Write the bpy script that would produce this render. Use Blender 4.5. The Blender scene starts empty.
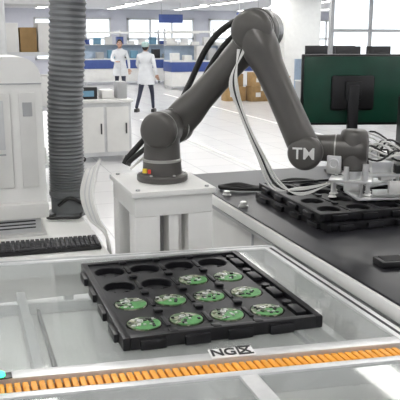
import bpy, bmesh, math, random
from mathutils import Vector, Matrix
random.seed(4)
V=Vector
scene=bpy.context.scene
col=scene.collection
try:
    scene.view_settings.view_transform='Standard'
except Exception: pass

# ---------------------------------------------------------------- materials
def mat(name,c,rough=.5,metal=0.,var=.06,scale=8.,bump=0.,emit=0.,spec=.5,coat=0.):
    m=bpy.data.materials.new(name);m.use_nodes=True
    nt=m.node_tree;b=nt.nodes['Principled BSDF']
    b.inputs['Roughness'].default_value=rough;b.inputs['Metallic'].default_value=metal
    b.inputs['Specular IOR Level'].default_value=spec
    b.inputs['Coat Weight'].default_value=coat
    tc=nt.nodes.new('ShaderNodeTexCoord')
    n=nt.nodes.new('ShaderNodeTexNoise');n.inputs['Scale'].default_value=scale;n.inputs['Detail'].default_value=4
    nt.links.new(tc.outputs['Object'],n.inputs['Vector'])
    r=nt.nodes.new('ShaderNodeValToRGB')
    r.color_ramp.elements[0].position=.3;r.color_ramp.elements[1].position=.7
    r.color_ramp.elements[0].color=(*[max(0,x*(1-var)) for x in c],1)
    r.color_ramp.elements[1].color=(*[min(1,x*(1+var)) for x in c],1)
    nt.links.new(n.outputs['Fac'],r.inputs['Fac']);nt.links.new(r.outputs['Color'],b.inputs['Base Color'])
    if bump:
        bp=nt.nodes.new('ShaderNodeBump');bp.inputs['Strength'].default_value=bump;bp.inputs['Distance'].default_value=.01
        nt.links.new(n.outputs['Fac'],bp.inputs['Height']);nt.links.new(bp.outputs['Normal'],b.inputs['Normal'])
    if emit:
        b.inputs['Emission Color'].default_value=(*c,1);b.inputs['Emission Strength'].default_value=emit
    return m
def floor_mat():
    m=bpy.data.materials.new('floor_tiles');m.use_nodes=True;nt=m.node_tree;b=nt.nodes['Principled BSDF']
    tc=nt.nodes.new('ShaderNodeTexCoord');br=nt.nodes.new('ShaderNodeTexBrick')
    br.offset=0;br.inputs['Scale'].default_value=1;br.inputs['Brick Width'].default_value=.6;br.inputs['Row Height'].default_value=.6
    br.inputs['Mortar Size'].default_value=.006
    br.inputs['Color1'].default_value=(.71,.71,.71,1);br.inputs['Color2'].default_value=(.67,.67,.68,1);br.inputs['Mortar'].default_value=(.45,.45,.47,1)
    nt.links.new(tc.outputs['Object'],br.inputs['Vector']);nt.links.new(br.outputs['Color'],b.inputs['Base Color'])
    b.inputs['Roughness'].default_value=.22
    return m
def glass_mat():
    m=bpy.data.materials.new('acrylic_sheet');m.use_nodes=True;nt=m.node_tree
    for n in list(nt.nodes): nt.nodes.remove(n)
    o=nt.nodes.new('ShaderNodeOutputMaterial')
    t=nt.nodes.new('ShaderNodeBsdfTransparent');t.inputs[0].default_value=(.97,.985,.98,1)
    d=nt.nodes.new('ShaderNodeBsdfDiffuse')
    tc=nt.nodes.new('ShaderNodeTexCoord');n=nt.nodes.new('ShaderNodeTexNoise');n.inputs['Scale'].default_value=3.5;n.inputs['Detail'].default_value=5
    nt.links.new(tc.outputs['Object'],n.inputs['Vector'])
    rp=nt.nodes.new('ShaderNodeMapRange');rp.inputs[3].default_value=.06;rp.inputs[4].default_value=.26
    nt.links.new(n.outputs['Fac'],rp.inputs[0])
    d.inputs[0].default_value=(.80,.82,.81,1)
    g=nt.nodes.new('ShaderNodeBsdfGlossy');g.inputs['Roughness'].default_value=.05
    fr=nt.nodes.new('ShaderNodeFresnel');fr.inputs[0].default_value=1.55
    ge=nt.nodes.new('ShaderNodeNewGeometry')
    inv=nt.nodes.new('ShaderNodeMath');inv.operation='SUBTRACT';inv.inputs[0].default_value=1;nt.links.new(ge.outputs['Backfacing'],inv.inputs[1])
    mu=nt.nodes.new('ShaderNodeMath');mu.operation='MULTIPLY';nt.links.new(inv.outputs[0],mu.inputs[0]);nt.links.new(fr.outputs[0],mu.inputs[1])
    a=nt.nodes.new('ShaderNodeMixShader');nt.links.new(rp.outputs[0],a.inputs[0]);nt.links.new(t.outputs[0],a.inputs[1]);nt.links.new(d.outputs[0],a.inputs[2])
    c=nt.nodes.new('ShaderNodeMixShader');nt.links.new(mu.outputs[0],c.inputs[0]);nt.links.new(a.outputs[0],c.inputs[1]);nt.links.new(g.outputs[0],c.inputs[2])
    nt.links.new(c.outputs[0],o.inputs[0])
    return m
def pcb_mat():
    m=bpy.data.materials.new('circuit_board');m.use_nodes=True;nt=m.node_tree;b=nt.nodes['Principled BSDF']
    tc=nt.nodes.new('ShaderNodeTexCoord');n=nt.nodes.new('ShaderNodeTexVoronoi');n.inputs['Scale'].default_value=90
    nt.links.new(tc.outputs['Object'],n.inputs['Vector'])
    r=nt.nodes.new('ShaderNodeValToRGB');r.color_ramp.interpolation='CONSTANT'
    e=r.color_ramp.elements;e[0].color=(.11,.19,.09,1);e[1].position=.4;e[1].color=(.24,.27,.18,1)
    k=e.new(.65);k.color=(.06,.08,.05,1);k=e.new(.82);k.color=(.42,.42,.34,1)
    sep=nt.nodes.new('ShaderNodeSeparateColor');nt.links.new(n.outputs['Color'],sep.inputs[0]);nt.links.new(sep.outputs[0],r.inputs[0])
    nt.links.new(r.outputs[0],b.inputs['Base Color']);b.inputs['Roughness'].default_value=.35
    return m
M=dict(
 white=mat('white_paint',(.82,.82,.80),.4,var=.03),
 sticker=mat('sticker_white',(.92,.92,.91),.6,var=.01),
 offw=mat('offwhite_panel',(.72,.72,.70),.45,var=.03),
 grey=mat('grey_paint',(.42,.43,.44),.5),
 lgrey=mat('light_grey',(.58,.59,.60),.45),
 duct=mat('duct_grey',(.19,.20,.21),.5,.2,var=.12),
 alu=mat('aluminium',(.74,.75,.75),.35,.5,var=.05,scale=30),
 silver=mat('silver',(.75,.75,.74),.28,.8,var=.08,scale=20),
 robot=mat('robot_grey',(.098,.093,.087),.38,.25,var=.08,spec=.5,coat=.15),
 robring=mat('robot_ring',(.42,.42,.40),.35,.4),
 black=mat('black_plastic',(.012,.012,.013),.35,var=.25,scale=20),
 blackm=mat('black_matte',(.02,.02,.022),.7,var=.2),
 bench=mat('bench_mat',(.018,.018,.022),.33,var=.12,scale=5,spec=.35),
 tray=mat('tray_plastic',(.007,.007,.009),.36,var=.3,scale=15,spec=.45),
 green=mat('green_tint',(.008,.060,.035),.3,var=.2),
 pcb=pcb_mat(), chip=mat('chip_cream',(.42,.43,.33),.4,var=.3,scale=120),
 pcbg=mat('pcb_green',(.085,.29,.085),.4,var=.25,scale=60),
 orange=mat('orange_plastic',(.88,.38,.04),.4,var=.1),
 yellow=mat('yellow_label',(.85,.62,.05),.5), red=mat('red_label',(.7,.06,.04),.5),
 blue=mat('blue_band',(.05,.09,.30),.4), lblue=mat('light_blue',(.36,.45,.57),.4), cyan=mat('cyan_bins',(.16,.33,.46),.4),
 card=mat('cardboard',(.42,.27,.12),.8,var=.12), card2=mat('cardboard_dark',(.30,.19,.08),.8,var=.12),
 glass=glass_mat(), floor=floor_mat(), ceil=mat('ceiling_panel',(.73,.73,.75),.8,var=.02),
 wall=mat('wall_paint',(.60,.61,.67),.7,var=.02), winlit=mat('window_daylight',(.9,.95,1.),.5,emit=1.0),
 lamp=mat('lamp_diffuser',(1.,.985,.95),.5,var=0,emit=8.6),
 skin=mat('skin',(.50,.30,.22),.55), hair=mat('hair',(.015,.012,.01),.5), coat=mat('lab_coat',(.72,.74,.77),.8),
 trouser=mat('trousers',(.03,.035,.06),.8), shoe=mat('shoes',(.02,.02,.02),.5), cap=mat('cap',(.45,.62,.60),.8),lips=mat('lips',(.4,.14,.12),.5),
 led=mat('green_led',(.05,.95,.35),.4,var=0,emit=3), key=mat('keycaps',(.05,.05,.055),.5),
 bed=mat('machine_bed',(.76,.77,.75),.5,var=.12,scale=4), dark=mat('dark_gap',(.05,.05,.055),.7),
 cblack=mat('cable_black',(.015,.015,.015),.45), cwhite=mat('cable_white',(.72,.72,.70),.45),
 brown=mat('brown_rail',(.35,.24,.14),.5))

# ---------------------------------------------------------------- mesh builder
class B:
    def __init__(s): s.bm=bmesh.new();s.mats=[]
    def mi(s,m):
        if m not in s.mats: s.mats.append(m)
        return s.mats.index(m)
    def box(s,x0,x1,y0,y1,z0,z1,m,bev=0.,mx=None):
        r=bmesh.ops.create_cube(s.bm,size=1)
        T=Matrix.Translation(((x0+x1)/2,(y0+y1)/2,(z0+z1)/2))@Matrix.Diagonal((abs(x1-x0),abs(y1-y0),abs(z1-z0),1))
        if mx is not None: T=mx@T
        bmesh.ops.transform(s.bm,matrix=T,verts=r['verts'])
        fs=set(f for v in r['verts'] for f in v.link_faces)
        i=s.mi(m)
        for f in fs: f.material_index=i
        if bev:
            es=set(e for v in r['verts'] for e in v.link_edges)
            q=bmesh.ops.bevel(s.bm,geom=list(es),offset=bev,segments=2,affect='EDGES',profile=.6)
            for f in q['faces']: f.material_index=i
        return s
    def lathe(s,p,d,prof,m,seg=32,mats=None,sx=1.,sy=1.):
        q=V(d).normalized().to_track_quat('Z','Y').to_matrix().to_4x4();T=Matrix.Translation(V(p))@q
        rings=[]
        for h,r in prof:
            if r<=1e-6: rings.append([s.bm.verts.new(T@V((0,0,h)))])
            else: rings.append([s.bm.verts.new(T@V((r*sx*math.cos(2*math.pi*k/seg),r*sy*math.sin(2*math.pi*k/seg),h))) for k in range(seg)])
        for j in range(len(rings)-1):
            i=s.mi(mats[j] if mats else m);a,b=rings[j],rings[j+1]
            for k in range(seg):
                k2=(k+1)%seg
                if len(a)==1 and len(b)==1: continue
                if len(a)==1: vs=[a[0],b[k2],b[k]][::-1]
                elif len(b)==1: vs=[a[k],a[k2],b[0]]
                else: vs=[a[k],a[k2],b[k2],b[k]]
                try: f=s.bm.faces.new(vs);f.material_index=i
                except ValueError: pass
        return s
    def cyl(s,p0,p1,r0,m,r1=None,seg=28,bev=.0):
        p0=V(p0);p1=V(p1);L=(p1-p0).length;r1=r0 if r1 is None else r1
        if bev: prof=[(0,0),(0,r0-bev),(bev*.3,r0-bev*.3),(bev,r0),(L-bev,r1),(L-bev*.3,r1-bev*.3),(L,r1-bev),(L,0)]
        else: prof=[(0,0),(0,r0),(L,r1),(L,0)]
        return s.lathe(p0,p1-p0,prof,m,seg)
    def ball(s,c,r,m,sc=(1,1,1),seg=24):
        x=bmesh.ops.create_uvsphere(s.bm,u_segments=seg,v_segments=seg//2,radius=r)
        bmesh.ops.transform(s.bm,matrix=Matrix.Translation(V(c))@Matrix.Diagonal((*sc,1)),verts=x['verts'])
        i=s.mi(m)
        for v in x['verts']:
            for f in v.link_faces: f.material_index=i
        return s
    def tube(s,pts,r,m,seg=10,sub=8,rfun=None):
        P=[V(p) for p in pts];Q=[]
        if sub>1 and len(P)>2:
            E=[P[0]*2-P[1]]+P+[P[-1]*2-P[-2]]
            for k in range(1,len(E)-2):
                a,b,c,d=[E[k-1],E[k],E[k+1],E[k+2]]
                for j in range(sub):
                    t=j/sub
                    Q.append(.5*((2*b)+(c-a)*t+(2*a-5*b+4*c-d)*t*t+(3*b-a-3*c+d)*t**3))
            Q.append(P[-1])
        else: Q=P
        i=s.mi(m);rings=[];prev=None
        for k,p in enumerate(Q):
            d=(Q[min(k+1,len(Q)-1)]-Q[max(k-1,0)]).normalized()
            if prev is None:
                a=d.orthogonal().normalized()
            else: a=(prev-d*prev.dot(d)).normalized()
            prev=a;b=d.cross(a);rr=rfun(k,len(Q)) if rfun else r
            rings.append([s.bm.verts.new(p+rr*(a*math.cos(2*math.pi*q/seg)+b*math.sin(2*math.pi*q/seg))) for q in range(seg)])
        for j in range(len(rings)-1):
            for k in range(seg):
                f=s.bm.faces.new([rings[j][k],rings[j][(k+1)%seg],rings[j+1][(k+1)%seg],rings[j+1][k]]);f.material_index=i
        for rg,rev in((rings[0],1),(rings[-1],0)):
            f=s.bm.faces.new(rg[::-1] if rev else rg);f.material_index=i
        return s
    def poly(s,pts,h,m):
        i=s.mi(m);a=[s.bm.verts.new(V(p)) for p in pts];b=[s.bm.verts.new(V(p)+V(h)) for p in pts]
        fs=[s.bm.faces.new(a[::-1]),s.bm.faces.new(b)]
        for k in range(len(a)): fs.append(s.bm.faces.new([a[k],a[(k+1)%len(a)],b[(k+1)%len(a)],b[k]]))
        for f in fs: f.material_index=i
        return s
    def pocket(s,x0,x1,y0,y1,z,depth,r,m,mf=None,seg=32,cut=None):
        i=s.mi(m);cx,cy=(x0+x1)/2,(y0+y1)/2;hx,hy=(x1-x0)/2,(y1-y0)/2
        O=[]
        for k in range(seg):
            a=2*math.pi*(k+.5)/seg;c,sn=math.cos(a),math.sin(a);t=min(hx/abs(c),hy/abs(sn))
            O.append(V((cx+c*t,cy+sn*t,z)))
        angs=[2*math.pi*(k+.5)/seg for k in range(seg)]
        for qx in(-1,1):
            for qy in(-1,1):
                cor=V((cx+qx*hx,cy+qy*hy,z));j=min(range(seg),key=lambda k:(O[k]-cor).length);O[j]=cor
        o=[s.bm.verts.new(p) for p in O]
        def ring(rr,zz): return [s.bm.verts.new((cx+rr*math.cos(a),cy+rr*math.sin(a),zz)) for a in angs]
        R=[o,ring(r,z),ring(r-.002,z-.002),ring(r-.004,z-depth)]
        fs=[]
        for j in range(3):
            for k in range(seg): fs.append(s.bm.faces.new([R[j][k],R[j][(k+1)%seg],R[j+1][(k+1)%seg],R[j+1][k]]))
        fs.append(s.bm.faces.new(R[3]))
        for f in fs: f.material_index=i
        return s
    def shear(s,k,x0=0.):
        for v in s.bm.verts: v.co.y-=k*(v.co.x-x0)
        return s
    def done(s,name,parent=None,loc=(0,0,0),rz=0.,smooth=38,norm=True):
        if norm: bmesh.ops.recalc_face_normals(s.bm,faces=s.bm.faces[:])
        for f in s.bm.faces: f.smooth=True
        lim=math.radians(smooth)
        for e in s.bm.edges:
            if len(e.link_faces)==2: e.smooth=e.calc_face_angle(0)<lim
        me=bpy.data.meshes.new(name);s.bm.to_mesh(me);s.bm.free()
        for m in s.mats: me.materials.append(M[m])
        o=bpy.data.objects.new(name,me);col.objects.link(o)
        o.location=loc;o.rotation_euler=(0,0,rz)
        if parent: o.parent=parent
        return o
def empty(name,loc=(0,0,0),rz=0.):
    o=bpy.data.objects.new(name,None);o.empty_display_size=.1;col.objects.link(o);o.location=loc;o.rotation_euler=(0,0,rz);return o
def text(body,size,mx,m,name,parent=None,ext=.0006,off=.012):
    c=bpy.data.curves.new(name+'_c','FONT');c.body=body;c.size=size;c.extrude=ext;c.align_x='CENTER';c.align_y='CENTER';c.offset=size*off
    t=bpy.data.objects.new(name+'_t',c);col.objects.link(t)
    bpy.context.view_layer.update()
    me=bpy.data.meshes.new_from_object(t.evaluated_get(bpy.context.evaluated_depsgraph_get()))
    bpy.data.objects.remove(t);me.transform(mx)
    me.materials.clear();me.materials.append(M[m])
    o=bpy.data.objects.new(name,me);col.objects.link(o)
    if parent: o.parent=parent
    return o

# ---------------------------------------------------------------- room
X0,X1,Y0,Y1,HC=-7,19,-3,31,3.0
B().box(X0,X1,Y0,Y1,-.1,0,'floor').done('floor')
B().box(X0,X1,Y0,Y1,HC,HC+.1,'ceil').done('ceiling')
B().box(X0,X1,Y1,Y1+.1,0,HC,'wall').done('wall_back')
B().box(X0,X1,Y0-.1,Y0,0,HC,'wall').done('wall_front')
B().box(X0-.1,X0,Y0,Y1,0,HC,'wall').done('wall_left')
B().box(X1,X1+.1,Y0,Y1,0,HC,'wall').done('wall_right')
b=B()
for i in range(9):
    x=-5.4+i*2.9
    for j in range(7):
        y=-2+j*4.7
        b.box(x-.17,x+.17,y,y+3.9,HC-.035,HC-.004,'lamp')
        b.box(x-.2,x-.17,y,y+3.9,HC-.05,HC-.002,'white');b.box(x+.17,x+.2,y,y+3.9,HC-.05,HC-.002,'white')
b.done('ceiling_lamps')
b=B()
b.box(3.70,3.80,6,15,.001,.004,'white')
b.box(6.2,6.3,8,22,.001,.004,'white')
b.box(2.2,2.3,11,24,.001,.004,'white')
b.done('floor_marking')
b=B();b.box(9.3,10.5,19.5,20.5,0,HC-.01,'white',.02);b.box(9.26,10.54,19.46,20.54,0,.12,'lgrey');b.done('pillar')

# ---------------------------------------------------------------- far background
def line_station(name,x0,x1,y0,y1,band='blue'):
    b=B()
    b.box(x0,x1,y0,y1,.12,.62,'white',.01);b.box(x0-.02,x1+.02,y0-.03,y1,.62,.95,band,.01);b.box(x0,x1,y0,y1,.95,1.0,'white')
    n=max(2,int((x1-x0)/1.5))
    for i in range(n+1):
        x=x0+.03+(x1-x0-.06)*i/n
        b.box(x-.03,x+.03,y1-.1,y1-.04,0,2.1,'lgrey');b.box(x-.03,x+.03,y0+.04,y0+.1,0,.12,'grey')
    b.box(x0,x1,y1-.5,y1-.04,1.95,2.02,'white');b.box(x0,x1,y1-.12,y1-.03,1.0,1.5,'lblue')
    b.box(x0,x1,y1-.35,y1-.03,1.5,1.53,'lgrey')
    for i in range(int((x1-x0)/.45)):
        x=x0+.2+i*.45;k=random.choice(['cyan','white','grey','lgrey','lblue','black','offw'])
        b.box(x-.14,x+.14,y0+.15,y0+.45,1.0,1.0+random.uniform(.15,.5),k,.01)
        b.box(x-.14,x+.14,y1-.33,y1-.13,1.53,1.53+random.uniform(.1,.3),random.choice(['cyan','blue','white','offw']),.01)
    return b.done(name)
line_station('production_line_bench',7.0,12.6,23.6,24.6)
line_station('production_line_bench',4.6,9.4,27.2,28.2)
line_station('production_line_bench',12.9,17.6,21.8,22.8)
def window(name,x0,x1,z0,z1,y,n):
    b=B();b.box(x0,x1,y-.03,y-.005,z0,z1,'winlit')
    for i in range(n+1):
        x=x0+(x1-x0)*i/n;b.box(x-.04,x+.04,y-.08,y-.005,z0-.04,z1+.04,'lgrey')
    for z in(z0,(z0+z1)*.5,z1): b.box(x0-.04,x1+.04,y-.08,y-.005,z-.04,z+.04,'lgrey')
    b.done(name)
window('window_1',3.2,6.4,.9,2.6,Y1,3);window('window_2',7.2,10.2,.9,2.6,Y1,3);window('window_3',11,14.2,.9,2.6,Y1,3);window('window_4',14.9,18,.9,2.6,Y1,3)
b=B()
for x,y in((7.4,25),(9.6,23)):
    b.box(x-.45,x+.45,y-.02,y+.02,2.3,2.6,'blue',.01);b.cyl((x-.35,y,2.6),(x-.35,y,HC-.002),.01,'grey',seg=8);b.cyl((x+.35,y,2.6),(x+.35,y,HC-.002),.01,'grey',seg=8)
b.done('hanging_area_signs')
b=B()
yp=17.2
b.box(9.6,15.5,yp,yp+.06,0,.9,'offw')
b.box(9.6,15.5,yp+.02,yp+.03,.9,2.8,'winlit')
for i in range(6):
    x=9.6+i*1.18;b.box(x-.05,x+.05,yp-.03,yp+.09,0,2.95,'grey')
for z in(.92,1.95,2.85): b.box(9.6,15.5,yp-.02,yp+.08,z-.04,z+.04,'grey')
b.done('glazed_office_partition')
def pc_desk(name,x,y):
    b=B();b.box(x-.8,x+.8,y-.35,y+.35,.72,.75,'offw',.005)
    for sx in(-.76,.76):b.box(x+sx-.025,x+sx+.025,y-.33,y+.33,0,.72,'grey')
    b.box(x-.8,x+.8,y+.3,y+.35,.3,1.25,'lblue')
    for dx in(-.4,.35):
        b.box(x+dx-.3,x+dx+.3,y-.02,y+.02,.95+.25,.95+.62,'black',.01);b.box(x+dx-.03,x+dx+.03,y-.01,y+.05,.76,1.25,'black');b.box(x+dx-.12,x+dx+.12,y-.1,y+.1,.75,.765,'black')
    b.done(name)
pc_desk('office_desk_with_monitors',8.35,13.5);pc_desk('office_desk_with_monitors',10.2,13.2);pc_desk('office_desk_with_monitors',8.6,15.4)
def carton(name,x,y,z,w,d,h,m='card',rz=0):
    b=B();b.box(-w/2,w/2,-d/2,d/2,0,h,m,.006);b.box(-.03,.03,-d/2-.002,d/2+.002,-.0+h*.7,h+.002,'offw')
    b.box(-w/2-.001,w/2+.001,-.004,.004,h,h+.003,'card2');b.box(-w*.3,-w*.05,-d/2-.003,-d/2,h*.3,h*.6,'offw')
    b.done(name,loc=(x,y,z),rz=rz)
for x,y,z,w,d,h in((8.1,18.6,0,.6,.45,.42),(8.1,18.6,.425,.55,.42,.38),(8.75,18.5,0,.55,.45,.4),(8.7,18.5,.405,.5,.4,.3),(7.45,18.9,0,.6,.4,.4),(7.42,18.9,.405,.5,.38,.36),(9.0,16.4,0,.6,.5,.5),(9.0,16.4,.505,.5,.42,.35),(8.3,16.6,0,.45,.4,.32)):
    carton('cardboard_box',x,y,z,w,d,h,random.choice(['card','card2']))
b=B()
for x in(.05,1.12):
    for y in(8.0,8.6): b.box(x-.03,x+.03,y-.03,y+.03,0,2.6,'grey')
for z in(.3,.95,1.55,2.1):
    b.box(.02,1.15,7.98,8.62,z-.02,z+.02,'lgrey')
    x=.12
    while x<.9:
        w=random.uniform(.15,.24);h=random.uniform(.18,.38);b.box(x,x+w,8.05,8.5,z+.02,z+.02+h,random.choice(['card','card2','offw','card','yellow','offw']),.006);x+=w+.015
b.done('storage_rack')
b=B();b.lathe((.37,6.4,0),(0,0,1),[(0,.0),(0,.09),(.02,.09),(.02,.045),(2.98,.045),(2.98,0)],'lgrey');b.done('support_post')
b=B()
b.box(1.55,2.3,9.8,10.5,.08,.84,'lgrey',.015);b.box(1.52,2.33,9.77,10.53,.84,.88,'offw',.008)
for i in range(2):
    b.box(1.58+i*.36,1.9+i*.36,9.785,9.80,.14,.78,'offw',.005);b.box(1.85+i*.36,1.87+i*.36,9.77,9.785,.4,.55,'dark')
for x in(1.6,2.25):
    for y in(9.87,10.43): b.cyl((x,y-.02,.04),(x,y+.02,.04),.04,'black')
b.box(1.62,1.85,9.95,10.25,.88,1.05,'black',.01);b.box(1.92,2.1,10,10.3,.88,1.0,'white',.01);b.box(2.14,2.28,9.95,10.2,.88,1.12,'grey',.01)
b.box(1.64,1.8,9.94,9.955,.92,1.0,'cyan')
b.done('instrument_cart')

# ---------------------------------------------------------------- people
def skinned(verts,edges,rad,root,name,parent,matfun,mats,sub=2):
    me=bpy.data.meshes.new(name+'_s');me.from_pydata([tuple(v) for v in verts],edges,[])
    o=bpy.data.objects.new(name+'_s',me);col.objects.link(o)
    o.modifiers.new('k','SKIN')
    d=me.skin_vertices[0].data
    for i,r in enumerate(rad):
        d[i].radius=r if isinstance(r,tuple) else (r,r)
        d[i].use_root=(i==root)
    s=o.modifiers.new('u','SUBSURF');s.levels=sub;s.render_levels=sub
    bpy.context.view_layer.update()
    e=bpy.data.meshes.new_from_object(o.evaluated_get(bpy.context.evaluated_depsgraph_get()))
    bpy.data.objects.remove(o)
    e.materials.clear()
    for m in mats: e.materials.append(M[m])
    for p in e.polygons: p.use_smooth=True;p.material_index=matfun(p.center)
    r=bpy.data.objects.new(name,e);col.objects.link(r);r.parent=parent;return r
def person(name,loc,rz,h,stride,capd,armb):
    """faces -Y locally"""
    E=empty(name,loc,rz);k=h/1.72;E.scale=(k,k,k)
    s=stride
    vs=[V((0,0,.93)),V((0,0,1.08)),V((0,0,1.24)),V((0,.005,1.38)),V((0,.0,1.46)),V((0,-.01,1.52))]
    ed=[(i,i+1) for i in range(5)];rd=[(.15,.11),(.135,.1),(.155,.105),(.14,.09),(.06,.055),(.055,.055)]
    def add(parent,pts,rs):
        p=parent
        for q,r in zip(pts,rs):
            vs.append(V(q));rd.append(r);ed.append((p,len(vs)-1));p=len(vs)-1
    hands=[]
    for sd in(-1,1):
        f=s*sd
        add(0,[(.09*sd,0,.84),(.1*sd,-.22*f+.0,.48 if f>=0 else .5),(.1*sd,-.30*f if f>0 else -.62*f,.09 if f>=0 else .16)],[.085,.055,.04])
        a=armb[0 if sd<0 else 1]
        el=(.25*sd,a[0],1.15);wr=(a[2]*sd,a[1],a[3])
        add(3,[(.17*sd,.005,1.38),el,wr],[.065,.045,.034])
        hands.append((V(wr),(V(wr)-V(el)).normalized(),sd))
    def mf(c):
        if c.z>1.47: return 1
        if c.z<.86 and abs(c.x)<.2: return 2
        return 0
    skinned(vs,ed,rd,0,'body',E,mf,['coat','skin','trouser'])
    b=B()
    pr=[(0,.205),(0.02,.215),(.2,.2),(.38,.165),(.5,.165)]
    b.lathe((0,0,.70),(0,0,1),[(z,r) for z,r in pr],'coat',28,sx=1.,sy=.82)
    b.lathe((0,0,.70),(0,0,1),[(0,.195),(.2,.185),(.4,.15)],'coat',28,sx=1.,sy=.8)
    b.lathe((0,.0,1.43),(0,-.1,1),[(0,.085),(.05,.07),(.055,.075),(.0,.095)],'coat',20)
    b.box(-.006,.006,-.18,-.165,.72,1.1,'lgrey')
    for z in(.9,1.02,1.14,1.26): b.ball((.02,-.135 if z>1 else -.165,z),.01,'lgrey',seg=8)
    b.box(.05,.15,-.165,-.14,.93,1.03,'coat',.01);b.box(-.15,-.05,-.165,-.14,.93,1.03,'coat',.01)
    b.done('coat',E)
    b=B();hz=1.61
    b.ball((0,0,hz),.1,'skin',(.78,.95,1.15));b.ball((0,-.06,hz-.055),.05,'skin',(.9,.8,.9))
    b.lathe((0,-.09,hz+.02),(0,-.35,-1),[(0,.006),(.03,.012),(.045,.016),(.055,0)],'skin',12)
    for q in(-1,1):
        b.ball((q*.03,-.085,hz+.012),.012,'white',seg=10);b.ball((q*.03,-.095,hz+.012),.006,'hair',seg=8)
        b.box(q*.03-.014,q*.03+.014,-.099,-.09,hz+.032,hz+.038,'hair');b.ball((q*.078,.0,hz),.025,'skin',(.35,.7,1),10)
    b.box(-.022,.022,-.1,-.085,hz-.056,hz-.047,'lips',.002)
    if capd:
        b.lathe((0,.012,hz+.0),(0,.15,1),[(0,.093),(.02,.098),(.07,.096),(.105,.07),(.12,.0)],'cap',24,sx=.9,sy=1.08)
        b.ball((0,.03,hz-.01),.088,'hair',(.86,.85,1.0))
    else:
        b.ball((0,.018,hz+.022),.104,'hair',(.83,.95,1.1));
    b.done('head',E)
    b=B()
    for sd in(-1,1):
        f=s*sd;fy=-.30*f if f>0 else -.62*f;fz=0 if f>=0 else .07
        b.box(.1*sd-.045,.1*sd+.045,fy-.17,fy+.07,fz+.0,fz+.085,'shoe',.03);b.box(.1*sd-.04,.1*sd+.04,fy-.16,fy+.065,fz+.0,fz+.02,'shoe')
    b.done('shoes',E)
    b=B()
    for w,d,sd in hands:
        q=d.to_track_quat('Z','X').to_matrix().to_4x4();T=Matrix.Translation(w)@q
        b.box(-.016,.016,-.038,.038,.0,.09,'skin',.012,mx=T)
        for i,l in enumerate((.06,.075,.08,.068)):
            y=-.03+i*.02
            b.tube([T@V((0,y,.085)),T@V((.0,y,.085+l*.5)),T@V((.012,y,.085+l))],.008,'skin',8,3)
        b.tube([T@V((0,-.03,.03)),T@V((.005,-.055,.06)),T@V((.01,-.06,.09))],.009,'skin',8,3)
    b.done('hands',E)
    return E
person('lab_worker',(4.44,20.2,0),math.radians(-10),1.70,.35,False,((-.12,-.3,.12,1.12),(-.05,-.12,.26,.9)))
person('lab_worker',(4.2,16.3,0),math.radians(150),1.66,-.9,True,((.12,-.02,.27,.93),(-.12,-.3,.2,1.05)))

# ---------------------------------------------------------------- left table, machine, keyboard, duct
b=B()
b.box(-.7,.535,2.60,3.75,.815,.85,'white',.006)
for x in(-.66,.49):
    for y in(2.65,3.7): b.box(x-.025,x+.025,y-.025,y+.025,0,.815,'lgrey')
b.box(-.66,.49,2.63,2.65,.72,.81,'offw');b.box(-.6,.45,2.7,3.6,.2,.22,'offw')
b.done('white_work_table')
b=B()
mx0,mx1,my0,my1=-.4,.335,3.10,3.6
prof=[(mx0,1.0),(mx0,1.54)]+[(mx0+.09-.09*math.cos(a),1.54+.09*math.sin(a)) for a in[math.radians(t) for t in range(15,91,15)]]
prof+=[(mx1-.09+.09*math.sin(a),1.54+.09*math.cos(a)) for a in[math.radians(t) for t in range(0,91,15)]]+[(mx1,1.0)]
b.poly([(x,my0,z) for x,z in prof],(0,my1-my0,0),'white')
b.box(mx0-.02,mx1+.005,my0-.035,my1,.93,1.0,'offw',.015)
b.box(mx0,mx1-.03,my0-.0,my1,.86,.93,'lgrey',.006);b.box(mx0-.01,mx1-.01,my0-.03,my1,.85,.862,'offw',.004)
b.box(-.2,.2,my0-.012,my0,1.07,1.48,'offw',.008);b.box(-.17,.17,my0-.016,my0-.011,1.24,1.45,'lgrey',.003)
b.box(-.17,.17,my0-.018,my0-.011,1.215,1.222,'grey')
b.box(.235,.305,my0-.008,my0,1.07,1.48,'offw',.003);b.box(.25,.29,my0-.012,my0-.007,1.38,1.44,'grey',.002)
b.box(mx0,mx1,my0-.003,my0+.001,1.515,1.521,'grey')
b.box(.06,.09,my0-.05,my0-.016,1.1,1.19,'grey',.006)
for z in(.885,.9,.915): b.box(-.1,.28,my0-.002,my0+.001,z-.003,z+.003,'dark')
b.done('inspection_machine')
b=B();b.box(-.215,.215,-.075,.075,0,.018,'black',.006)
for r in range(6):
    for c in range(21):
        if r==0 and 4<c<10: continue
        x=-.2+c*.02;y=-.06+r*.0235;b.box(x-.0080,x+.0080,y-.0092,y+.0092,.018,.027,'key',.002)
b.box(-.115,-.01,-.07,-.052,.018,.026,'key',.002)
b.done('keyboard',loc=(.303,2.86,.851),rz=math.radians(-3))
b=B()
pts=[(.475,3.45,.93),(.477,3.45,1.1),(.48,3.45,1.35),(.50,3.44,1.65),(.52,3.43,2.0),(.55,3.42,2.4),(.58,3.4,2.995)]
b.tube(pts,.085,'duct',28,26,rfun=lambda k,n:.083+(.0055 if k%2 else -.002))
b.lathe((.475,3.45,.851),(0,0,1),[(0,0),(0,.10),(.012,.10),(.014,.082),(.1,.082),(.1,.09),(.12,.09),(.12,0)],'duct')
b.tube([(.40,3.36,.87),(.36,3.34,.862),(.41,3.30,.865),(.5,3.30,.862),(.53,3.36,.87)],.007,'cblack',8,6)
b.tube([(.42,3.38,.91),(.47,3.345,.95),(.54,3.38,.91),(.55,3.45,.9)],.009,'cblack',8,6)
b.done('flexible_exhaust_duct')

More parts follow.
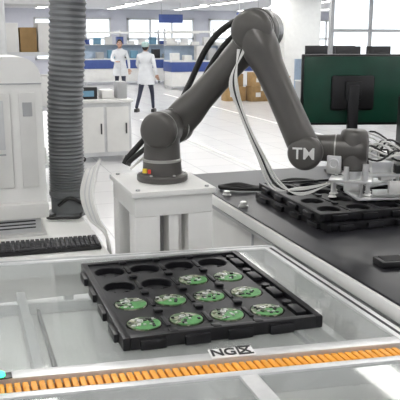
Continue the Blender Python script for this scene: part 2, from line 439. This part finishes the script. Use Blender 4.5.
# ---------------------------------------------------------------- glass topped machine (slightly skewed frame)
SK,SX=.125,.6
b=B()
gx0,gx1,gy0,gy1=-.25,1.115,.95,2.475
b.box(gx0+.03,gx1-.03,gy0+.03,gy1-.03,0.05,.76,'bed',.01)
z0,z1=.86,.918
b.box(gx0,gx1,gy1-.045,gy1,z0,z1,'alu',.003)
b.box(gx0,gx1,gy0,gy0+.045,z0,z1,'alu',.003)
b.box(gx1-.045,gx1,gy0+.045,gy1-.045,z0,z1,'alu',.003)
b.box(gx0,gx0+.045,gy0+.045,gy1-.045,z0,z1,'alu',.003)
b.box(gx1-.028,gx1-.018,gy0+.045,gy1-.045,z1-.001,z1+.0008,'dark')
b.box(gx0,gx1,gy1-.027,gy1-.019,z1-.001,z1+.0008,'grey')
for x in(gx0+.022,gx1-.022):
    for y in(gy0+.022,gy1-.022): b.box(x-.022,x+.022,y-.022,y+.022,0,.86,'alu',.003)
b.box(gx0+.045,gx1-.045,1.520,1.562,z0,z1,'alu',.003)
b.box(gx0+.045,gx1-.045,1.425,1.450,z0,z1,'alu',.003)
b.box(gx0+.045,gx1-.045,1.450,1.520,z0,.895,'brown')
n=66
for i in range(n):
    x=gx0+.06+i*(gx1-gx0-.13)/n;b.box(x,x+.0145,1.461,1.509,.895,.912,'orange',.003)
b.box(.585,.63,gy0+.045,1.425,z0,z1,'alu',.003)
b.box(-.2,1.0,2.32,2.34,.76,.80,'lgrey',.004)
b.box(.14,.17,1.65,2.4,.76,.82,'grey',.004);b.box(1.02,1.05,1.60,2.4,.76,.82,'alu',.004)
b.box(.20,.21,1.65,2.3,.76,.79,'dark',.002);b.box(.98,1.0,1.60,2.3,.76,.78,'grey',.002)
b.box(.66,1.04,1.02,1.38,.76,.84,'dark',.01);b.box(-.1,.5,1.02,1.36,.76,.83,'dark',.01)
b.box(.2,.35,1.1,1.3,.83,.85,'blackm',.008);b.box(.75,.8,1.05,1.38,.84,.85,'grey',.004)
b.box(-.15,.05,1.75,1.95,.76,.80,'grey',.01);b.box(.22,.34,1.62,1.70,.76,.80,'lgrey',.01)
b.shear(SK,SX).done('glass_top_machine_frame')
b=B();b.box(gx0+.046,gx1-.046,1.563,gy1-.046,.906,.912,'glass',0)
b.box(gx0+.046,.584,gy0+.046,1.424,.906,.912,'glass',0);b.box(.631,gx1-.046,gy0+.046,1.424,.906,.912,'glass',0);b.shear(SK,SX).done('acrylic_cover_sheet')
ZG=.913
E=empty('area_label',(.612,1.545,.9195),math.radians(-7))
b=B();b.box(-.058,.058,-.026,.028,0,.0015,'sticker');b.done('sticker',E)
text('NG区',.044,Matrix.Translation((0,0,.0035))@Matrix.Diagonal((1,1.2,1,1)),'black','lettering',E,.0006,.02)
b=B();b.lathe((.045,1.60,.921),(0,0,1),[(0,0),(0,.010),(.008,.009),(.012,.004),(.013,0)],'led');b.box(.02,.07,1.585,1.615,.9185,.9215,'black',.001);b.done('green_indicator_lamp')

# ---------------------------------------------------------------- component trays
def tray(name,loc,rz,nx,ny,px,py,r,h,filled,rim=.02,xr=0.,sh=0.):
    b=B();W=nx*px;D=ny*py
    for i in range(nx):
        for j in range(ny):
            b.pocket(-W/2+i*px,-W/2+(i+1)*px,-D/2+j*py,-D/2+(j+1)*py,h*.8,h*.6,r,'tray')
    b.box(-W/2-.0,W/2+xr,-D/2,D/2,0,h*.15,'tray')
    for sx in(-1,1):
        e=xr if sx>0 else 0
        b.box(sx*(W/2)-(rim if sx<0 else 0)+e,sx*(W/2)+(rim if sx>0 else 0)+e,-D/2-rim,D/2+rim,0,h,'tray',.003)
        b.box(-W/2,W/2+xr,sx*(D/2)-(rim if sx<0 else 0),sx*(D/2)+(rim if sx>0 else 0),0,h,'tray',.003)
    if xr:
        b.box(W/2,W/2+xr,-D/2,D/2,0,h*.55,'tray',.002)
        for j in range(ny):
            y=-D/2+(j+.5)*py;b.box(W/2+.008,W/2+xr-.006,y-.05,y+.015,h*.5,h*.95,'tray',.004);b.cyl((W/2+xr/2,y+.045,h*.5),(W/2+xr/2,y+.045,h*.9),xr*.3,'tray',seg=16)
    for i in range(nx+1):
        x=-W/2+i*px
        for j in range(ny+1):
            y=-D/2+j*py
            if 0<i<nx: b.box(x-.012,x+.012,y-.012,y+.012,h*.8,h*1.05,'tray',.003)
    for j in range(ny):
        y=-D/2+(j+.5)*py
        for i in range(1,nx): b.box(-W/2+i*px-.006,-W/2+i*px+.006,y-.035,y+.035,h*.5,h*.92,'tray',.002)
        for sx in(-1,1):
            e=xr if sx>0 else 0
            b.box(sx*(W/2+rim)-.012+e,sx*(W/2+rim)+.012+e,y-.04,y+.04,0,h*.7,'tray',.003)
    for i in range(nx):
        x=-W/2+(i+.5)*px
        for sy in(-1,1): b.box(x-.035,x+.035,sy*(D/2+rim)-.01,sy*(D/2+rim)+.01,0,h*.75,'tray',.003)
    for i in range(nx):
        for j in range(ny):
            if (i,j) in filled: continue
            cx=-W/2+(i+.5)*px;cy=-D/2+(j+.5)*py
            b.cyl((cx,cy,h*.15),(cx,cy,h*.45),r*.35,'tray',seg=20)
            b.box(cx-r*.8,cx+r*.8,cy-.004,cy+.004,h*.15,h*.4,'tray',.001)
    for i,j in filled:
        cx=-W/2+(i+.5)*px;cy=-D/2+(j+.5)*py;z=h*.74;rr=r*.90
        a0=random.uniform(-.3,.3)
        b.cyl((cx,cy,h*.25),(cx,cy,z),rr*.9,'blackm',seg=28);b.cyl((cx,cy,z),(cx,cy,z+.004),rr,'pcb',seg=32)
        pts=[(cx+rr*.97*math.cos(a0+t),cy+rr*.97*math.sin(a0+t),z+.004) for t in[-2.5+k*.16 for k in range(18)]]+[(cx-.1*rr,cy+.25*rr,z+.004),(cx-.25*rr,cy-.1*rr,z+.004)]
        b.poly(pts,(0,0,.0012),'pcbg')
        for k in range(16):
            a=random.uniform(.3,4.2)+a0;q=random.uniform(.3,.88)*rr;w=random.uniform(.003,.006)
            x=cx+q*math.cos(a);y=cy+q*math.sin(a);b.box(x-w,x+w,y-w*.7,y+w*.7,z+.004,z+.004+random.uniform(.002,.005),random.choice(['chip','silver','silver','black','dark']),.001)
        for k in range(5):
            a=random.uniform(-2.2,.2);q=random.uniform(.2,.8)*rr;x=cx+q*math.cos(a);y=cy+q*math.sin(a);b.box(x-.004,x+.004,y-.004,y+.004,z+.005,z+.008,random.choice(['silver','dark']),.001)
        b.lathe((cx-.2*rr,cy+.2*rr,z+.004),(0,0,1),[(0,0),(0,.2*rr),(.006,.19*rr),(.006,.12*rr),(.003,.1*rr),(.003,0)],'silver')
    if sh: b.shear(sh)
    return b.done(name,loc=loc,rz=rz)
fill=[(i,j) for i in range(4) for j in(0,1)]+[(3,2),(2,2)]
tray('component_tray',(.613,1.972,ZG),0,4,4,.12,.155,.051,.036,fill,xr=.045,sh=.045)

# ---------------------------------------------------------------- right bench
b=B();bx0,bx1,by0,by1=1.145,2.9,.9,3.72
b.box(bx0,bx1,by0,by1,.905,.95,'white',.004);b.box(bx0+.012,bx1-.012,by0+.012,by1-.012,.95,.958,'bench',.003)
b.box(bx0+.02,bx1-.02,by0+.02,by1-.02,.08,.905,'offw',.005)
for y in(1.5,2.1,2.7,3.3): b.box(bx0+.012,bx0+.02,y-.004,y+.004,.1,.88,'grey')
b.box(bx0+.005,bx0+.02,by0+.05,by1-.05,.885,.9,'grey')
for x in(bx0+.1,bx1-.1):
    for y in(by0+.1,by1-.1): b.cyl((x,y,0),(x,y,.08),.03,'black')
b.done('black_top_workbench')
ZB=.959
tray('component_tray',(1.61,2.70,ZB),math.radians(2),4,4,.135,.155,.052,.032,[])
tray('component_tray',(1.62,2.715,ZB+.035),math.radians(-2),4,4,.135,.155,.052,.032,[(2,3),(3,0)])
for x,y in((1.19,2.88),(1.20,3.12)):
    b=B();b.lathe((x,y,ZB),(0,0,1),[(0,0),(0,.022),(.006,.022),(.008,.016),(.02,.016),(.024,.012),(.025,0)],'silver');b.done('push_button')
b=B();b.box(-.07,.07,-.04,.04,0,.022,'black',.006);b.box(-.055,.02,-.028,.028,.022,.024,'blackm');b.ball((.045,0,.022),.008,'silver',seg=10);b.done('handheld_controller',loc=(1.36,1.93,ZB),rz=math.radians(-8))
E=empty('computer_monitor',(2.07,3.46,ZB),math.radians(-16))
b=B();b.box(-.285,.285,-.01,.012,.275,.665,'black',.006);b.box(-.272,.272,-.016,-.009,.29,.653,'green',.004)
b.box(-.12,.12,-.035,-.012,.36,.55,'black',.015);b.done('panel',E)
b=B();b.box(-.03,.03,-.062,-.032,.0,.5,'black',.008);b.box(-.12,.12,-.12,.08,0,.014,'black',.005);b.box(-.045,.045,-.055,-.03,.42,.52,'black',.008);b.done('stand',E)
b=B();b.box(-.14,.14,-.12,.12,0,.46,'black',.01);b.box(-.12,.12,-.125,-.119,.05,.4,'green',.003)
for z in(.1,.16,.22): b.box(-.1,.02,-.128,-.124,z,z+.02,'dark')
b.ball((.08,-.126,.36),.007,'led',seg=8);b.done('controller_box',loc=(2.26,2.98,ZB),rz=math.radians(-10))
def fixture(loc,rz,s=1.,cab=True):
    b=B();b.box(-.13,.13,-.09,.09,0,.01,'alu',.002)
    for sx in(-.11,.11):
        for sy in(-.07,.07): b.cyl((sx,sy,.01),(sx,sy,.1),.008,'silver',seg=12)
    b.box(-.13,.13,-.09,.09,.1,.112,'silver',.003);b.box(-.06,.03,-.05,.05,.112,.16,'alu',.005);b.cyl((.08,0,.112),(.08,0,.19),.02,'silver',bev=.003)
    b.cyl((-.13,-.03,.135),(-.06,-.03,.135),.006,'silver',seg=10)
    b.box(-.09,-.07,-.1,.1,.02,.05,'dark',.003);b.box(.0,.1,-.11,-.09,.03,.085,'white',.003);b.box(.04,.07,-.08,-.04,.112,.15,'black',.003)
    if cab:
        for k in range(7):
            o=.02*k;b.tube([(-.12+o,.08-.1*(k%2),.11),(-.15+o*1.5,.0,.2+.008*k),(-.05+o*1.5,-.08,.17+.01*(k%3)),(.05+o,-.06,.21-.01*k),(.16+o*.6,.0,.13),(.2,.05-o*.6,.02)],.0045,'cwhite' if k%3 else 'cblack',8,6)
    b.done('clamping_fixture',loc=loc,rz=rz)
fixture((1.72,2.60,ZB+.071),math.radians(-12))
fixture((1.80,2.86,ZB+.071),math.radians(14))

# ---------------------------------------------------------------- robot stand
sx0,sx1,sy0,sy1,zt=.590,.930,2.53,2.95,1.135
b=B()
b.box(sx0,sx1,sy0,sy1,zt-.022,zt,'white',.004)
b.box(sx0+.012,sx1-.012,sy0+.012,sy1-.012,zt-.1,zt-.022,'white',.004)
L=.1
for x in(sx0+.012,sx1-.012-L):
    for y in(sy0+.012,sy1-.012-L): b.box(x,x+L,y,y+L,.012,zt-.1,'white',.004);b.box(x-.008,x+L+.008,y-.008,y+L+.008,0,.012,'lgrey')
b.box((sx0+sx1)/2-.02,(sx0+sx1)/2+.02,sy0+.02,sy0+.06,.3,zt-.1,'white',.003)
b.box(sx0+.03,sx1-.03,sy0+.03,sy1-.03,.3,.34,'white',.003)
b.box(sx0+.05,sx1-.05,sy1-.04,sy1-.03,.34,zt-.12,'grey',.002)
for x in(sx0+.03,sx1-.03): 
    for y in(sy0+.03,sy1-.03): b.cyl((x,y,zt),(x,y,zt+.006),.009,'grey',seg=6)
b.done('robot_stand')

# ---------------------------------------------------------------- robot arm
R=empty('collaborative_robot_arm',(.770,2.745,zt+.001),math.radians(-34.8))
b=B()
b.lathe((0,0,0),(0,0,1),[(0,0),(0,.102),(.004,.105),(.022,.105),(.028,.1),(.03,.082),(.075,.078),(.08,.08),(.088,.08),(.092,.076),(.13,.074),(.2,.072),(.2,0)],'robot',48,
 mats=['robot','robot','robot','robot','robot','robot','robot','robring','robring','robot','robot','robot','robot'])
for a in range(0,360,60):
    t=math.radians(a+20);b.cyl((.093*math.cos(t),.093*math.sin(t),.024),(.093*math.cos(t),.093*math.sin(t),.033),.006,'silver',seg=8)
b.box(-.058,-.040,-.080,-.066,.038,.056,'yellow',.002);b.box(-.034,-.022,-.084,-.072,.038,.054,'red',.002)
b.done('base',R)
def joint(b,c,y0,y1,r,ring=None,front=True):
    x,_,z=c;L=y1-y0
    b.lathe((x,y0,z),(0,1,0),[(0,0),(0,r*.70),(.004,r*.80),(.012,r*.93),(.026,r),(L-.026,r),(L-.012,r*.93),(L-.004,r*.80),(L,r*.7),(L,0)],'robot',48)
    if ring is not None: b.lathe((x,ring,z),(0,1,0),[(0,r*.99),(0,r*1.012),(.008,r*1.012),(.008,r*.99)],'robring',48)
def link(b,p0,p1,r0,r1,rm):
    p0=V(p0);p1=V(p1);L=(p1-p0).length
    pr=[(0,0),(0,r0*.8),(.03,r0*1.02),(.09,r0),(L*.3,rm*1.06),(L*.5,rm),(L*.7,rm*1.03),(L-.09,r1),(L-.03,r1*1.02),(L,r1*.8),(L,0)]
    b.lathe(p0,p1-p0,pr,'robot',40)
S=(0.004,0,.21);El=(.378,0,.600);W1=(.593,0,.147)
b=B();joint(b,S,-.085,.07,.075,-.045);joint(b,(S[0]+.01,0,S[2]),.075,.19,.076,.082);b.done('shoulder',R)
b=B();link(b,(S[0]+.01,.135,S[2]),(El[0],.135,El[2]),.07,.066,.056);b.done('upper_arm',R)
b=B();joint(b,El,-.02,.20,.084,.062);joint(b,El,-.085,-.02,.078,-.028);b.done('elbow',R)
b=B();link(b,(El[0],-.03,El[2]),(W1[0],-.03,W1[2]),.070,.058,.055);b.done('forearm',R)
b=B();joint(b,W1,-.095,.05,.066,-.045)
b.lathe((W1[0]+.02,.02,W1[2]+.01),(1,.0,0),[(0,.05),(.06,.052),(.085,.055),(.09,.055),(.19,.056),(.205,.05),(.21,.04),(.21,0)],'robot',40,mats=['robot','robot','robring','robot','robot','robot','robot'])
b.done('wrist',R)
tx=W1[0]+.175
b=B();b.lathe((tx,.02,W1[2]+.085),(0,0,-1),[(0,0),(0,.04),(.006,.048),(.02,.053),(.145,.053),(.15,.045),(.155,.045),(.155,0)],'robot',40);b.done('wrist_flange_joint',R)
T=text('TM',.062,Matrix.Translation((W1[0],-.0955,W1[2]))@Matrix.Rotation(math.radians(90),4,'X'),'white','logo',R,.0008)
b=B();z0=W1[2]-.07
b.lathe((tx,.02,z0),(0,0,-1),[(0,0),(0,.042),(.018,.042),(.018,.032),(.035,.032),(.035,0)],'silver',32)
b.box(tx-.085,tx+.075,-.03,.07,z0-.045,z0-.033,'silver',.002)
b.box(tx-.095,tx-.04,-.035,.03,z0-.01,z0+.06,'silver',.005);b.lathe((tx-.068,-.035,z0+.03),(0,-1,0),[(0,0),(0,.02),(.018,.02),(.018,.014),(.01,.012),(.01,0)],'silver',20)
for dx in(-.07,.06):
    for y in(-.015,.055):
        b.cyl((tx+dx,y,z0-.035),(tx+dx,y,z0-.085),.007,'silver',seg=12);b.lathe((tx+dx,y,z0-.085),(0,0,-1),[(0,0),(0,.008),(.005,.014),(.01,.01),(.018,.017),(.018,0)],'cwhite',14)
b.box(tx-.03,tx+.03,-.01,.05,z0-.08,z0-.045,'silver',.004)
b.cyl((tx+.05,-.02,z0-.033),(tx+.05,-.02,z0+.03),.012,'silver');b.cyl((tx-.02,-.03,z0-.033),(tx-.02,-.03,z0+.02),.01,'alu')
b.done('vacuum_gripper',R)
b=B()
b.tube([(-.225,.14,.03),(-.21,.15,.06),(-.14,.17,.14),(-.01,.21,.27),(.05,.225,.38),(.12,.225,.52),(.20,.22,.61),(.31,.22,.66),(.38,.20,.64)],.013,'cblack',10,8)
b.tube([(-.20,.12,.03),(-.19,.13,.05),(-.12,.15,.11),(.0,.225,.22),(.08,.235,.35),(.16,.235,.49),(.24,.23,.58),(.33,.22,.62),(.38,.2,.60)],.011,'cblack',10,8)
b.tube([(-.18,.10,.02),(-.16,.12,.04),(-.10,.13,.09),(.0,.225,.18),(.1,.235,.33)],.006,'cwhite',8,8)
for k in range(5):
    o=.007*k
    b.tube([(.33+o,-.07,.53),(.335-o,-.10,.41),(.375-o,-.105,.27+o),(.445-o,-.11,.14),(.505-o,-.10,.04-o),(.585,-.09,-.01+o),(.69,-.04,.03)],.0036,'cwhite' if k!=2 else 'cblack',8,8)
b.done('cables',R)
b=B()
for k in range(9):
    o=.010*k
    b.tube([(.585-.004*k,3.13+o,1.17-o),(.555-.004*k,3.08+o*.7,1.12),(.520-o*.45,2.99+o,1.03),(.53-o*.4,2.90+o,.94),(.553,2.85-o*.4,.86),(.562,2.80-o*.4,.5),(.562,2.76+o,.2)],.0065,'cwhite' if k not in(2,5) else 'lgrey',8,8)
b.done('white_cable_bundle')
b=B()
for k in range(3):
    o=.012*k
    b.tube([(1.22,3.26+o,ZB+.01),(1.3,3.19+o,ZB+.012+.01*k),(1.42,3.16+o,ZB+.012),(1.6,3.20+o,ZB+.014+.01*k),(1.8,3.17+o,ZB+.012),(1.95,3.20,ZB+.012)],.010,'cblack',8,8)
b.done('bench_cable_bundle')

# ---------------------------------------------------------------- world and camera
w=bpy.data.worlds.new('world');scene.world=w;w.use_nodes=True
w.node_tree.nodes['Background'].inputs[0].default_value=(.8,.88,1,1);w.node_tree.nodes['Background'].inputs[1].default_value=.6
cam=bpy.data.cameras.new('camera');cam.sensor_width=36;cam.lens=63;cam.clip_end=100
co=bpy.data.objects.new('camera',cam);col.objects.link(co);co.location=(0,0,1.7)
co.rotation_euler=(math.radians(90)-math.atan(160/700),0,math.radians(-18.8))
scene.camera=co
